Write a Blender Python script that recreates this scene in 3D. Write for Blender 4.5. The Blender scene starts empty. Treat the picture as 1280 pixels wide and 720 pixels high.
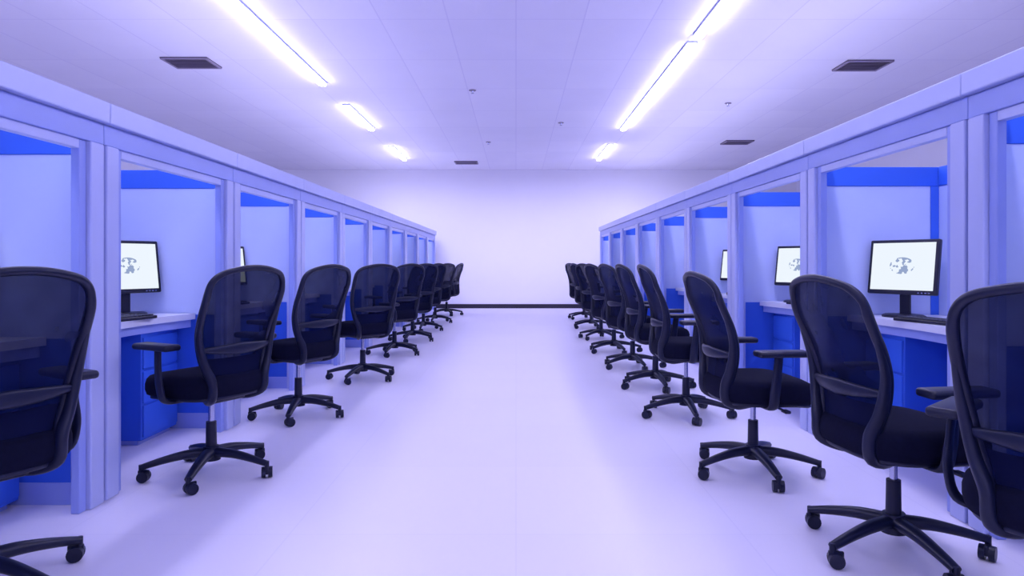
import bpy, bmesh, math, random
from mathutils import Vector, Matrix
random.seed(4)
scene = bpy.context.scene
COL = scene.collection

# ---------------- materials ----------------
def mat(name, col, rough=0.5, metal=0.0, var=0.04, scale=6.0, spec=0.5):
    m = bpy.data.materials.new(name); m.use_nodes = True
    nt = m.node_tree; b = nt.nodes['Principled BSDF']
    b.inputs['Roughness'].default_value = rough
    b.inputs['Metallic'].default_value = metal
    b.inputs['Specular IOR Level'].default_value = spec
    tc = nt.nodes.new('ShaderNodeTexCoord')
    n = nt.nodes.new('ShaderNodeTexNoise'); n.inputs['Scale'].default_value = scale
    n.inputs['Detail'].default_value = 3
    nt.links.new(tc.outputs['Object'], n.inputs['Vector'])
    mx = nt.nodes.new('ShaderNodeMix'); mx.data_type = 'RGBA'
    mx.inputs[6].default_value = (*[c*(1-var) for c in col], 1)
    mx.inputs[7].default_value = (*[min(1, c*(1+var)) for c in col], 1)
    nt.links.new(n.outputs['Fac'], mx.inputs[0])
    nt.links.new(mx.outputs[2], b.inputs['Base Color'])
    return m

def emis(name, col, s):
    m = bpy.data.materials.new(name); m.use_nodes = True
    nt = m.node_tree; nt.nodes.clear()
    o = nt.nodes.new('ShaderNodeOutputMaterial'); e = nt.nodes.new('ShaderNodeEmission')
    e.inputs[0].default_value = (*col, 1); e.inputs[1].default_value = s
    nt.links.new(e.outputs[0], o.inputs[0]); return m

M_frame = mat('booth_frame_paint', (0.54, 0.60, 0.94), 0.28)
M_frame2 = mat('booth_fascia_paint', (0.34, 0.42, 0.88), 0.3)
M_blue = mat('booth_blue_laminate', (0.035, 0.14, 0.74), 0.5)
M_pale = mat('booth_pale_panel', (0.56, 0.64, 0.97), 0.15)
M_desk = mat('desk_laminate', (0.80, 0.82, 0.97), 0.3)
M_wall = mat('wall_paint', (0.87, 0.86, 0.96), 0.8, var=0.015, scale=1.5)
M_base = mat('baseboard_black', (0.012, 0.010, 0.03), 0.5)
M_fabric = mat('chair_fabric', (0.005, 0.006, 0.022), 0.95, scale=60, var=0.3, spec=0.1)
M_plastic = mat('chair_plastic', (0.006, 0.009, 0.034), 0.38, spec=0.35)
M_chrome = mat('chair_chrome', (0.45, 0.47, 0.6), 0.25, metal=1.0)
M_bezel = mat('monitor_plastic', (0.010, 0.011, 0.030), 0.35, spec=.4)
M_keys = mat('keyboard_keys', (0.02, 0.022, 0.05), 0.5)
M_vent = mat('vent_metal', (0.26, 0.22, 0.30), 0.6)
M_ventd = mat('vent_dark', (0.07, 0.05, 0.10), 0.8)
M_light = emis('strip_light_diffuser', (0.74, 0.70, 1.0), 42.0)
M_boothfill = emis('booth_fill_glow', (0.45, 0.58, 1.0), 7.5)  # added glow, brightens the booth panels with blue; no actual lamp

def net_mat():
    m = bpy.data.materials.new('chair_mesh_net'); m.use_nodes = True
    nt = m.node_tree; b = nt.nodes['Principled BSDF']
    b.inputs['Base Color'].default_value = (0.003, 0.006, 0.036, 1)
    b.inputs['Roughness'].default_value = 0.8
    b.inputs['Specular IOR Level'].default_value = 0.1
    tc = nt.nodes.new('ShaderNodeTexCoord')
    n = nt.nodes.new('ShaderNodeTexNoise'); n.inputs['Scale'].default_value = 5
    nt.links.new(tc.outputs['Object'], n.inputs['Vector'])
    r = nt.nodes.new('ShaderNodeMapRange')
    r.inputs[1].default_value = 0.3; r.inputs[2].default_value = 0.7
    r.inputs[3].default_value = 0.89; r.inputs[4].default_value = 0.95
    nt.links.new(n.outputs['Fac'], r.inputs[0])
    nt.links.new(r.outputs[0], b.inputs['Alpha'])
    return m
M_net = net_mat()

def tiled(name, col, rough, bw, rh, mort, c2, mc, var, scale):
    m = mat(name, col, rough, var=var, scale=scale)
    nt = m.node_tree; b = nt.nodes['Principled BSDF']
    tc = nt.nodes.new('ShaderNodeTexCoord')
    br = nt.nodes.new('ShaderNodeTexBrick'); br.offset = 0
    br.inputs['Scale'].default_value = 1.0
    br.inputs['Brick Width'].default_value = bw; br.inputs['Row Height'].default_value = rh
    br.inputs['Mortar Size'].default_value = mort
    br.inputs['Color1'].default_value = (1, 1, 1, 1); br.inputs['Color2'].default_value = c2
    br.inputs['Mortar'].default_value = mc
    nt.links.new(tc.outputs['Object'], br.inputs['Vector'])
    mx = nt.nodes.new('ShaderNodeMix'); mx.data_type = 'RGBA'; mx.blend_type = 'MULTIPLY'
    mx.inputs[0].default_value = 1
    src = b.inputs['Base Color'].links[0].from_socket
    nt.links.new(src, mx.inputs[6]); nt.links.new(br.outputs['Color'], mx.inputs[7])
    nt.links.new(mx.outputs[2], b.inputs['Base Color'])
    return m
M_floor = tiled('floor_vinyl', (0.82, 0.79, 0.95), 0.38, .9, .9, .003, (.98,.98,.985,1), (.94,.94,.96,1), .03, .8)
M_ceil = tiled('ceiling_tile', (0.86, 0.84, 0.93), 0.85, .61, 1.22, .006, (.96,.96,.975,1), (.87,.86,.92,1), .04, 1.2)

def screen_mat():
    m = bpy.data.materials.new('monitor_screen'); m.use_nodes = True
    nt = m.node_tree; nt.nodes.clear()
    L = nt.links.new
    o = nt.nodes.new('ShaderNodeOutputMaterial'); e = nt.nodes.new('ShaderNodeEmission')
    tc = nt.nodes.new('ShaderNodeTexCoord')
    mp = nt.nodes.new('ShaderNodeMapping')
    mp.inputs['Location'].default_value = (0, 0, -0.31 * 11)
    mp.inputs['Scale'].default_value = (7.5, 0, 11)
    L(tc.outputs['Object'], mp.inputs['Vector'])
    ln = nt.nodes.new('ShaderNodeVectorMath'); ln.operation = 'LENGTH'
    L(mp.outputs[0], ln.inputs[0])
    mask = nt.nodes.new('ShaderNodeMath'); mask.operation = 'LESS_THAN'; mask.inputs[1].default_value = 0.55
    L(ln.outputs['Value'], mask.inputs[0])
    n = nt.nodes.new('ShaderNodeTexNoise'); n.inputs['Scale'].default_value = 30; n.inputs['Detail'].default_value = 2
    L(tc.outputs['Object'], n.inputs['Vector'])
    th = nt.nodes.new('ShaderNodeMath'); th.operation = 'GREATER_THAN'; th.inputs[1].default_value = 0.52
    L(n.outputs['Fac'], th.inputs[0])
    mu = nt.nodes.new('ShaderNodeMath'); mu.operation = 'MULTIPLY'
    L(mask.outputs[0], mu.inputs[0]); L(th.outputs[0], mu.inputs[1])
    mx = nt.nodes.new('ShaderNodeMix'); mx.data_type = 'RGBA'
    mx.inputs[6].default_value = (0.85, 0.92, 1, 1); mx.inputs[7].default_value = (0.30, 0.38, 0.6, 1)
    L(mu.outputs[0], mx.inputs[0]); L(mx.outputs[2], e.inputs[0])
    e.inputs[1].default_value = 1.0
    L(e.outputs[0], o.inputs[0]); return m
M_screen = screen_mat()

# ---------------- mesh builder ----------------
class MB:
    def __init__(s): s.v=[]; s.f=[]; s.m=[]; s.s=[]; s.mats=[]
    def mi(s, m):
        if m not in s.mats: s.mats.append(m)
        return s.mats.index(m)
    def add(s, vs, fs, m, smooth=False):
        o=len(s.v); s.v += [tuple(v) for v in vs]; k=s.mi(m)
        for f in fs:
            s.f.append([i+o for i in f]); s.m.append(k); s.s.append(smooth)
    def box(s, x0,x1,y0,y1,z0,z1, m, bev=0.0, M=None, smooth=False, seg=2):
        bm = bmesh.new(); bmesh.ops.create_cube(bm, size=1)
        for v in bm.verts:
            v.co = Vector(((x0+x1)/2+v.co.x*(x1-x0),(y0+y1)/2+v.co.y*(y1-y0),(z0+z1)/2+v.co.z*(z1-z0)))
        if bev>0: bmesh.ops.bevel(bm, geom=list(bm.edges), offset=bev, segments=seg, affect='EDGES', profile=0.5)
        bmesh.ops.recalc_face_normals(bm, faces=bm.faces)
        if M is not None: bm.transform(M)
        bm.verts.index_update()
        s.add([v.co[:] for v in bm.verts], [[v.index for v in f.verts] for f in bm.faces], m, smooth)
        bm.free()
    def cyl(s, p0, p1, r0, r1, m, n=20, smooth=True):
        p0=Vector(p0); p1=Vector(p1); t=(p1-p0).normalized()
        up=Vector((0,0,1)) if abs(t.z)<.9 else Vector((0,1,0))
        a=t.cross(up).normalized(); b=a.cross(t)
        vs=[]
        for p,r in ((p0,r0),(p1,r1)):
            for i in range(n):
                th=2*math.pi*i/n; vs.append(p+(a*math.cos(th)-b*math.sin(th))*r)
        s.add(vs, [[i,(i+1)%n,n+(i+1)%n,n+i] for i in range(n)], m, smooth)
        s.add(vs[:n], [list(range(n))[::-1]], m); s.add(vs[n:], [list(range(n))], m)
    def sweep(s, pts, rad, m, n=10, up=(0,0,1), closed=False, sub=6):
        P=[Vector(p) for p in pts]; N=len(P)
        R=rad if isinstance(rad,list) else [rad]*N
        path=[]; rr=[]
        segs = N if closed else N-1
        for i in range(segs):
            g=lambda k:(P[k%N] if closed else P[max(0,min(N-1,k))])
            p0,p1,p2,p3=g(i-1),g(i),g(i+1),g(i+2)
            ra,rb=R[i%N],R[(i+1)%N]
            for j in range(sub):
                t=j/sub
                path.append(.5*((2*p1)+(-p0+p2)*t+(2*p0-5*p1+4*p2-p3)*t*t+(-p0+3*p1-3*p2+p3)*t**3))
                rr.append((ra[0]*(1-t)+rb[0]*t, ra[1]*(1-t)+rb[1]*t))
        if not closed: path.append(P[-1]); rr.append(R[-1])
        K=len(path); vs=[]; U=Vector(up)
        for i,p in enumerate(path):
            if closed: t=path[(i+1)%K]-path[(i-1)%K]
            else: t=path[min(K-1,i+1)]-path[max(0,i-1)]
            t.normalize(); a=t.cross(U)
            if a.length<1e-3: a=t.cross(Vector((0.3,1,0.1)))
            a.normalize(); b=a.cross(t).normalized()
            for k in range(n):
                th=2*math.pi*k/n; vs.append(p+a*math.cos(th)*rr[i][0]-b*math.sin(th)*rr[i][1])
        fs=[]
        for i in range(K if closed else K-1):
            j=(i+1)%K
            for k in range(n): fs.append([i*n+k,i*n+(k+1)%n,j*n+(k+1)%n,j*n+k])
        s.add(vs,fs,m,True)
        if not closed:
            s.add(vs[:n],[list(range(n))[::-1]],m); s.add(vs[-n:],[list(range(n))],m)
    def mesh(s,name):
        me=bpy.data.meshes.new(name); me.from_pydata(s.v,[],s.f)
        for m in s.mats: me.materials.append(m)
        me.polygons.foreach_set('material_index',s.m); me.polygons.foreach_set('use_smooth',s.s)
        me.update(); return me

def place(name, me, loc=(0,0,0), rz=0, rx=0):
    o=bpy.data.objects.new(name,me); o.location=loc; o.rotation_euler=(math.radians(rx),0,math.radians(rz)); COL.objects.link(o); return o

# ---------------- dimensions ----------------
CH=1.08; XP=1.86; XB=2.66; D=16.0; CZ=3.26; W=6.6; YF=-3.0

def slab(name,x0,x1,y0,y1,z0,z1,m):
    b=MB(); b.box(x0,x1,y0,y1,z0,z1,m); return place(name,b.mesh(name))
slab('floor',-W,W,YF,D,-0.1,0,M_floor)
slab('ceiling',-W,W,YF,D,CZ,CZ+0.1,M_ceil)
slab('wall_back',-W,W,D,D+0.1,0,CZ,M_wall)
slab('wall_front',-W,W,YF-0.1,YF,0,CZ,M_wall)
slab('wall_left',-W-0.1,-W,YF,D,0,CZ,M_wall)
slab('wall_right',W,W+0.1,YF,D,0,CZ,M_wall)
slab('baseboard_back',-W,W,D-0.015,D,0.0,0.10,M_base)
slab('baseboard_left',-W,-W+0.015,YF,D-0.016,0.0,0.10,M_base)
slab('baseboard_right',W-0.015,W,YF,D-0.016,0.0,0.10,M_base)

# ---------------- booths ----------------
def booth_mesh(sd,S,first,H):
    b=MB(); HB=H-.19
    def bx(x0,x1,y0,y1,z0,z1,m,bev=0.004):
        X0,X1=sorted((sd*x0,sd*x1)); b.box(X0,X1,y0,y1,z0,z1,m,bev)
    bx(XP-.03,XP+.10,0.001,S-.001,H-.095,H,M_frame,.006)
    bx(XP,XP+.07,0.001,S-.001,HB,H-.096,M_frame2)
    for y0,y1 in ((0.010,0.105),(S-.105,S-.010)):
        bx(XP-.008,XP+.06,y0,y1,0,HB,M_frame,.006)
    for y0,y1 in ((0.107,0.155),(S-.155,S-.107)):
        bx(XP+.012,XP+.05,y0,y1,0,HB,M_frame2,.004)
    bx(XP+.012,XP+.05,0.155,S-.155,HB-.04,HB,M_frame,.003)
    bx(XP+.01,XP+.05,S-.010,S-.001,0,HB,M_frame2,0)
    bx(XP+.071,XP+.085,.12,S-.12,HB+.01,HB+.05,M_boothfill,0)  # added glowing strip behind the fascia, fill light for the booth interior
    def panel(x0,x1,y0,y1):
        bx(x0,x1,y0,y1,0.0,.10,M_frame2,.002)
        bx(x0,x1,y0,y1,.10,.74,M_blue,.002)
        bx(x0,x1,y0,y1,.74,1.56,M_pale,.002)
        bx(x0,x1,y0-.006,y1,1.56,1.68,M_blue,.003)
    panel(XP+.06,XB,S-.045,S-.005)
    bx(XP+.06,XP+.10,S-.055,S-.045,0,1.56,M_frame,.002)
    bx(XB-.05,XB,S-.055,S-.045,.74,1.56,M_blue,.002)
    bx(XB,XB+.04,0.001,S-.001,0,.74,M_blue,.002)
    bx(XB,XB+.04,0.001,S-.001,.74,1.56,M_pale,.002)
    bx(XB-.006,XB+.04,0.001,S-.056,1.56,1.68,M_blue,.003)
    if first: panel(XP+.06,XB,0.002,0.042)
    return b.mesh('cubicle_booth')

def desk_mesh(sd,S):
    b=MB(); n=20; xs=[]
    y0,y1=.046,S-.058
    for i in range(n+1):
        t=i/n; y=y0+(y1-y0)*t
        x=2.08+.10*math.sin(math.pi*t)
        xs.append((x,y))
    poly=xs+[(XB-.008,y1),(XB-.008,y0)]
    k=len(poly)
    for z0,z1,m,off in ((.712,.75,M_desk,0),(.66,.712,M_frame2,.03)):
        vs=[(sd*(x+(off if i<=n else 0)),y,z0) for i,(x,y) in enumerate(poly)]+[(sd*(x+(off if i<=n else 0)),y,z1) for i,(x,y) in enumerate(poly)]
        fs=[list(range(k))[::-1],list(range(k,2*k))]+[[i,(i+1)%k,k+(i+1)%k,k+i] for i in range(k)]
        if sd>0: fs=[f[::-1] for f in fs]
        b.add(vs,fs,m)
    def bx(x0,x1,a,c,z0,z1,m,bev=.003):
        X0,X1=sorted((sd*x0,sd*x1)); b.box(X0,X1,a,c,z0,z1,m,bev)
    bx(2.45,2.48,y0+.03,y1-.44,.06,.66,M_blue)
    bx(2.18,2.62,y0,y0+.03,0,.66,M_blue)
    bx(2.20,2.62,y1-.42,y1-.002,.03,.66,M_blue,.005)
    bx(2.23,2.60,y1-.40,y1-.03,0,.03,M_frame2,.002)
    for z in (.05,.25,.45):
        bx(2.190,2.20,y1-.41,y1-.012,z,z+.185,M_blue,.003)
    return b.mesh('desk')

def monitor_mesh():
    b=MB()
    T=Matrix.Translation((0,.02,.2))@Matrix.Rotation(math.radians(-8),4,'X')@Matrix.Translation((0,-.02,-.2))
    b.box(-.205,.205,-.012,.02,.135,.465,M_bezel,.008,M=T)
    b.box(-.14,.14,.018,.05,.18,.43,M_bezel,.015,M=T)
    b.box(-.185,.185,-.0150,-.0118,.16,.445,M_screen,M=T)
    for i in range(4): b.box(.10+i*.02,.11+i*.02,-.014,-.012,.143,.148,M_chrome,M=T)
    b.box(-.03,.03,.025,.05,.01,.25,M_bezel,.006)
    n=28; vs=[]
    for z,s in ((0,1),(.012,1),(.02,.85)):
        for i in range(n):
            a=2*math.pi*i/n; vs.append((.125*s*math.cos(a),.02+.09*s*math.sin(a),z))
    fs=[[r*n+i,r*n+(i+1)%n,(r+1)*n+(i+1)%n,(r+1)*n+i] for r in range(2) for i in range(n)]
    fs+=[list(range(n))[::-1],list(range(2*n,3*n))]
    b.add(vs,fs,M_bezel)
    return b.mesh('computer_monitor')
def keyboard_mesh():
    b=MB(); b.box(-.22,.22,-.075,.075,0,.018,M_bezel,.005)
    for r in range(5):
        for c in range(15):
            if r==0 and 4<=c<=9: continue
            x=-.205+c*.0275; y=-.062+r*.026
            b.box(x,x+.023,y,y+.021,.018,.026,M_keys,.002,seg=1)
    b.box(-.205+4*.0275,-.205+9*.0275+.023,-.062,-.041,.018,.026,M_keys,.002)
    return b.mesh('keyboard')
def mouse_mesh():
    b=MB(); n=16; vs=[]; fs=[]; R=7
    for r in range(R):
        ph=math.pi/2*r/(R-1)
        for i in range(n):
            a=2*math.pi*i/n
            vs.append((.031*math.cos(ph)*math.cos(a),.055*math.cos(ph)*math.sin(a),.034*math.sin(ph)))
    for r in range(R-1):
        for i in range(n): fs.append([r*n+i,r*n+(i+1)%n,(r+1)*n+(i+1)%n,(r+1)*n+i])
    b.add(vs,fs,M_bezel,True); b.add(vs[:n],[list(range(n))[::-1]],M_bezel)
    return b.mesh('computer_mouse')
ME_mon=monitor_mesh(); ME_kb=keyboard_mesh(); ME_ms=mouse_mesh()

def row(sd,S,ystart,count,H):
    bm_first=booth_mesh(sd,S,True,H); bm=booth_mesh(sd,S,False,H); dm=desk_mesh(sd,S)
    for k in range(count):
        y=ystart+k*S
        place('cubicle_booth',bm_first if k==0 else bm,(0,y,0))
        place('desk',dm,(0,y,0))
        zt=.7505
        if sd>0 and k==2: r,mx,my=-58,2.31,y+S-.26
        elif sd>0: r,mx,my=-58,2.30,y+S-.29
        else: r,mx,my=60,2.40,y+S-.26
        place('computer_monitor',ME_mon,(sd*mx,my,zt),r)
        if sd<0: place('keyboard',ME_kb,(sd*2.25,y+S-.64,zt),75)
        else: place('keyboard',ME_kb,(sd*2.27,y+S-.66,zt),-75)
        place('computer_mouse',ME_ms,(sd*2.27,y+S-1.0,zt),-sd*80)
row(-1,1.40,0.27,11,1.80)
row(1,1.53,-0.26,10,1.86)

# ---------------- chair ----------------
def chair_mesh(dz=0.0):
    b=MB()
    for i in range(5):
        a=2*math.pi*i/5+math.radians(-2)
        d=Vector((math.cos(a),math.sin(a),0))
        pts=[d*.03+Vector((0,0,.115)),d*.12+Vector((0,0,.112)),d*.22+Vector((0,0,.095)),d*.315+Vector((0,0,.072))]
        b.sweep(pts,[(.032,.026),(.028,.022),(.023,.018),(.018,.014)],M_plastic,n=10,sub=4)
        c=d*.315
        b.cyl(c+Vector((0,0,.05)),c+Vector((0,0,.085)),.011,.011,M_plastic,10)
        t=a+random.uniform(-1.2,1.2)+math.pi/2
        ax=Vector((math.cos(t),math.sin(t),0)); fw=Vector((-ax.y,ax.x,0))*.012
        for sg in (-1,1):
            p=c+fw+Vector((0,0,.028))
            b.cyl(p+ax*sg*.006,p+ax*sg*.026,.028,.0265,M_plastic,18)
        b.box(-.007,.007,-.026,.026,.02,.058,M_plastic,.004,M=Matrix.Translation(c+fw)@Matrix.Rotation(t,4,'Z'))
    b.cyl((0,0,.075),(0,0,.145),.046,.038,M_plastic,24)
    b.cyl((0,0,.145),(0,0,.27),.027,.025,M_plastic,20)
    b.cyl((0,0,.27),(0,0,.40),.014,.014,M_chrome,16)
    b.box(-.10,.10,-.14,.12,.385,.435,M_plastic,.015)
    b.cyl((.08,.04,.405),(.25,.05,.40),.006,.006,M_plastic,8)
    b.box(.235,.285,.035,.065,.393,.407,M_plastic,.005)
    def cushion(zb,zt,hw,hd,yc,m,n=48,e=3.4,drop=.03,crown=.012):
        prof=[(.90,0),(.97,.10),(1.0,.35),(1.0,.6),(.975,.82),(.92,.95),(.80,1.0),(.5,1.0),(.2,1.0)]
        vs=[];fs=[]
        for s,h in prof:
            for i in range(n):
                a=2*math.pi*i/n; ca,sa=math.cos(a),math.sin(a)
                x=hw*s*math.copysign(abs(ca)**(2/e),ca); y=hd*s*math.copysign(abs(sa)**(2/e),sa)
                z=zb+(zt-zb)*h
                f=max(0,y/hd); z-=drop*f**3
                if h>=1: z+=crown*(1-s)-.010*math.exp(-((y+.04)/.14)**2)*(1-s)
                x*=1-.10*max(0,-y/hd)**2
                vs.append((x,y+yc,z))
        R=len(prof)
        for r in range(R-1):
            for i in range(n): fs.append([r*n+i,r*n+(i+1)%n,(r+1)*n+(i+1)%n,(r+1)*n+i])
        fs.append(list(range(n))[::-1]); fs.append(list(range((R-1)*n,R*n)))
        b.add(vs,fs,m,True)
    cushion(.410,.440,.235,.225,.02,M_plastic)
    cushion(.425,.535,.255,.245,.02,M_fabric)
    Z0,H=.49,.565
    def hw(v):
        P=[(0,.150),(.12,.170),(.25,.190),(.45,.212),(.65,.220),(.8,.220),(1,.214)]
        for (a,x),(c,y) in zip(P,P[1:]):
            if v<=c:
                return x+(y-x)*(v-a)/(c-a)
        return P[-1][1]
    def B(u,v,off=0):
        t=max(0,(v-.80)/.20)
        x=hw(v)*u*(1-.22*t**3.2)
        z=Z0+H*v-.028*u*u*v**4+.02*abs(u)**4*(1-v)**6
        y=-.205-.120*v+.040*math.sin(math.pi*min(1,v/.75))+.050*(x/.24)**2
        return Vector((x,y-off,z))
    nu,nv=18,26
    vs=[B(-1+2*i/nu,j/nv) for j in range(nv+1) for i in range(nu+1)]
    fs=[[j*(nu+1)+i,j*(nu+1)+i+1,(j+1)*(nu+1)+i+1,(j+1)*(nu+1)+i] for j in range(nv) for i in range(nu)]
    b.add(vs,fs,M_net,True)
    sv=(0,.12,.25,.4,.55,.68,.80,.88,.935,.975)
    sr=[(.019,.018)]*4+[(.017,.018)]*3+[(.015,.016)]*3
    per=[B(-1,v) for v in sv]; rad=list(sr)
    per+=[B(u,1) for u in (-.97,-.75,-.4,0,.4,.75,.97)]; rad+=[(.014,.014)]*7
    per+=[B(1,v) for v in sv[::-1]]; rad+=sr[::-1]
    per+=[B(u,0) for u in (.6,.2,-.2,-.6)]; rad+=[(.016,.016)]*4
    b.sweep(per,rad,M_plastic,n=10,up=(0,1,0.001),closed=True,sub=4)
    for sg in (-1,1):
        pts=[B(sg*1.02,.66,.008),B(sg*1.04,.42,.018),B(sg*1.06,.18,.022),B(sg*1.05,0,.02),
             Vector((sg*.150,-.200,.435)),Vector((sg*.115,-.13,.400)),Vector((sg*.07,-.04,.400))]
        b.sweep(pts,[(.008,.010),(.015,.018),(.018,.026),(.020,.028),(.020,.024),(.02,.018),(.02,.016)],M_plastic,n=10,up=(0,1,0.001),sub=5)
    b.sweep([B(u,.30,.022+.01*(1-u*u)) for u in (-1,-.5,0,.5,1)],[(.008,.012),(.007,.024),(.007,.030),(.007,.024),(.008,.012)],M_plastic,n=10,up=(0,0,1),sub=5)
    vs=[B(-1+2*i/nu,.22*j/5,-.006) for j in range(6) for i in range(nu+1)]
    fs=[[j*(nu+1)+i,j*(nu+1)+i+1,(j+1)*(nu+1)+i+1,(j+1)*(nu+1)+i] for j in range(5) for i in range(nu)]
    b.add(vs,fs,M_fabric,True)
    for sg in (-1,1):
        b.sweep([(sg*.09,-.02,.412),(sg*.20,-.02,.41),(sg*.275,-.02,.425),(sg*.298,-.02,.50),(sg*.298,-.01,.58),(sg*.292,0,.665)],
                [(.022,.010),(.024,.010),(.026,.012),(.026,.012),(.022,.011),(.022,.011)],M_plastic,n=10,up=(sg,0.0,0.001),sub=5)
        b.box(sg*.29-.045,sg*.29+.045,-.11,.14,.665,.695,M_plastic,.013,seg=3,smooth=True)
    if dz: b.v=[(x,y,z+(dz if z>.37 else 0)) for x,y,z in b.v]
    return b.mesh('office_chair')
ME_chair=chair_mesh(); ME_low=chair_mesh(-.032)
chairs=[
 (-1.75,2.20,60),(-1.555,3.47,62),(-1.53,4.78,62),(-1.42,6.30,42),(-1.43,8.0,48),(-1.43,9.4,46),(-1.47,10.8,55),(-1.45,12.2,52),(-1.42,13.9,78),
 (1.49,1.80,-48),(1.41,2.54,-82),(1.22,3.50,-86),(1.20,4.80,-90),(1.21,5.9,-84),(1.20,7.0,-76),(1.18,8.2,-74),(1.20,9.6,-62),(1.24,11.2,-74),(1.30,13.0,-66),
]
for i,(x,y,r) in enumerate(chairs): place('office_chair',ME_low if x>0 and y<4 else ME_chair,(x,y,0),r)

# ---------------- ceiling fixtures ----------------
def strip(x,y0,y1):
    b=MB()
    b.box(-.05,.05,y0,y1,-.020,0,M_frame,0)
    b.box(-.038,.038,y0+.01,y1-.01,-.042,-.020,M_light)
    place('ceiling_strip_light',b.mesh('ceiling_strip_light'),(x,0,CZ-.0005))
for y0,y1 in ((-2.4,1.9),(2.3,8.25),(9.35,11.05),(12.7,14.3)): strip(-2.34,y0,y1)
for y0,y1 in ((-2.4,1.9),(2.3,6.5),(6.7,11.05),(12.5,14.3)): strip(1.74,y0,y1)

def vent_mesh():
    b=MB(); w=.25; d=.19
    b.box(-w,w,-d,d,-.008,0,M_ventd)
    for x0,x1,y0,y1 in ((-w,w,-d,-d+.03),(-w,w,d-.03,d),(-w,-w+.03,-d,d),(w-.03,w,-d,d)):
        b.box(x0,x1,y0,y1,-.022,-.006,M_vent,.004)
    for i in range(1,8):
        y=-d+.03+i*(2*d-.06)/8
        b.box(-w+.03,w-.03,-.013,.013,-.002,.002,M_vent,M=Matrix.Translation((0,y,-.015))@Matrix.Rotation(.6,4,'X'))
    return b.mesh('ceiling_vent')
VM=vent_mesh()
for x,y in ((-3.53,7.4),(3.82,7.5),(4.0,12.3),(-1.08,14.8)): place('ceiling_vent',VM,(x,y,CZ-.0005))
def spr():
    b=MB(); b.cyl((0,0,-.008),(0,0,0),.045,.045,M_vent,20); b.cyl((0,0,-.04),(0,0,-.008),.008,.012,M_chrome,10); b.cyl((0,0,-.044),(0,0,-.04),.02,.02,M_chrome,12)
    return b.mesh('ceiling_sprinkler')
SM=spr()
for x,y in ((-.55,8.6),(-.5,12.3),(.7,10.6),(2.9,9.3)): place('ceiling_sprinkler',SM,(x,y,CZ-.0005))

# ---------------- lights ----------------
def area(name,loc,sx,sy,e,col,rot=(0,0,0),spread=None):
    l=bpy.data.lights.new(name,'AREA'); l.shape='RECTANGLE'; l.size=sx; l.size_y=sy; l.energy=e; l.color=col
    if spread: l.spread=spread
    o=bpy.data.objects.new(name,l); o.location=loc; o.rotation_euler=rot; COL.objects.link(o); return o
LC=(.72,.68,1.0)
for sd in (-1,1):
    area('added_ceiling_fill',(sd*2.60,7.6,1.74),.12,15.5,82,LC,(math.radians(180),0,0))  # added fill without a fixture, brightens the ceiling from above the booths
area('added_wall_fill',(0,13.4,CZ-.08),8.0,.10,40,LC,(math.radians(50),0,0),1.35)  # added fill without a fixture, aimed away from camera to lift the back wall

w=bpy.data.worlds.new('World'); scene.world=w; w.use_nodes=True
w.node_tree.nodes['Background'].inputs[0].default_value=(.6,.6,1,1); w.node_tree.nodes['Background'].inputs[1].default_value=.3

# ---------------- camera ----------------
c=bpy.data.cameras.new('camera'); co=bpy.data.objects.new('camera',c); COL.objects.link(co)
co.location=(0,0,CH); co.rotation_euler=(math.radians(90),0,0)
c.sensor_width=36; c.lens=850/1280*36; c.shift_x=-5/1280; c.shift_y=-32/1280; c.clip_start=.05
scene.camera=co
scene.view_settings.view_transform='Standard'; scene.view_settings.look='None'
scene.view_settings.exposure=0.0
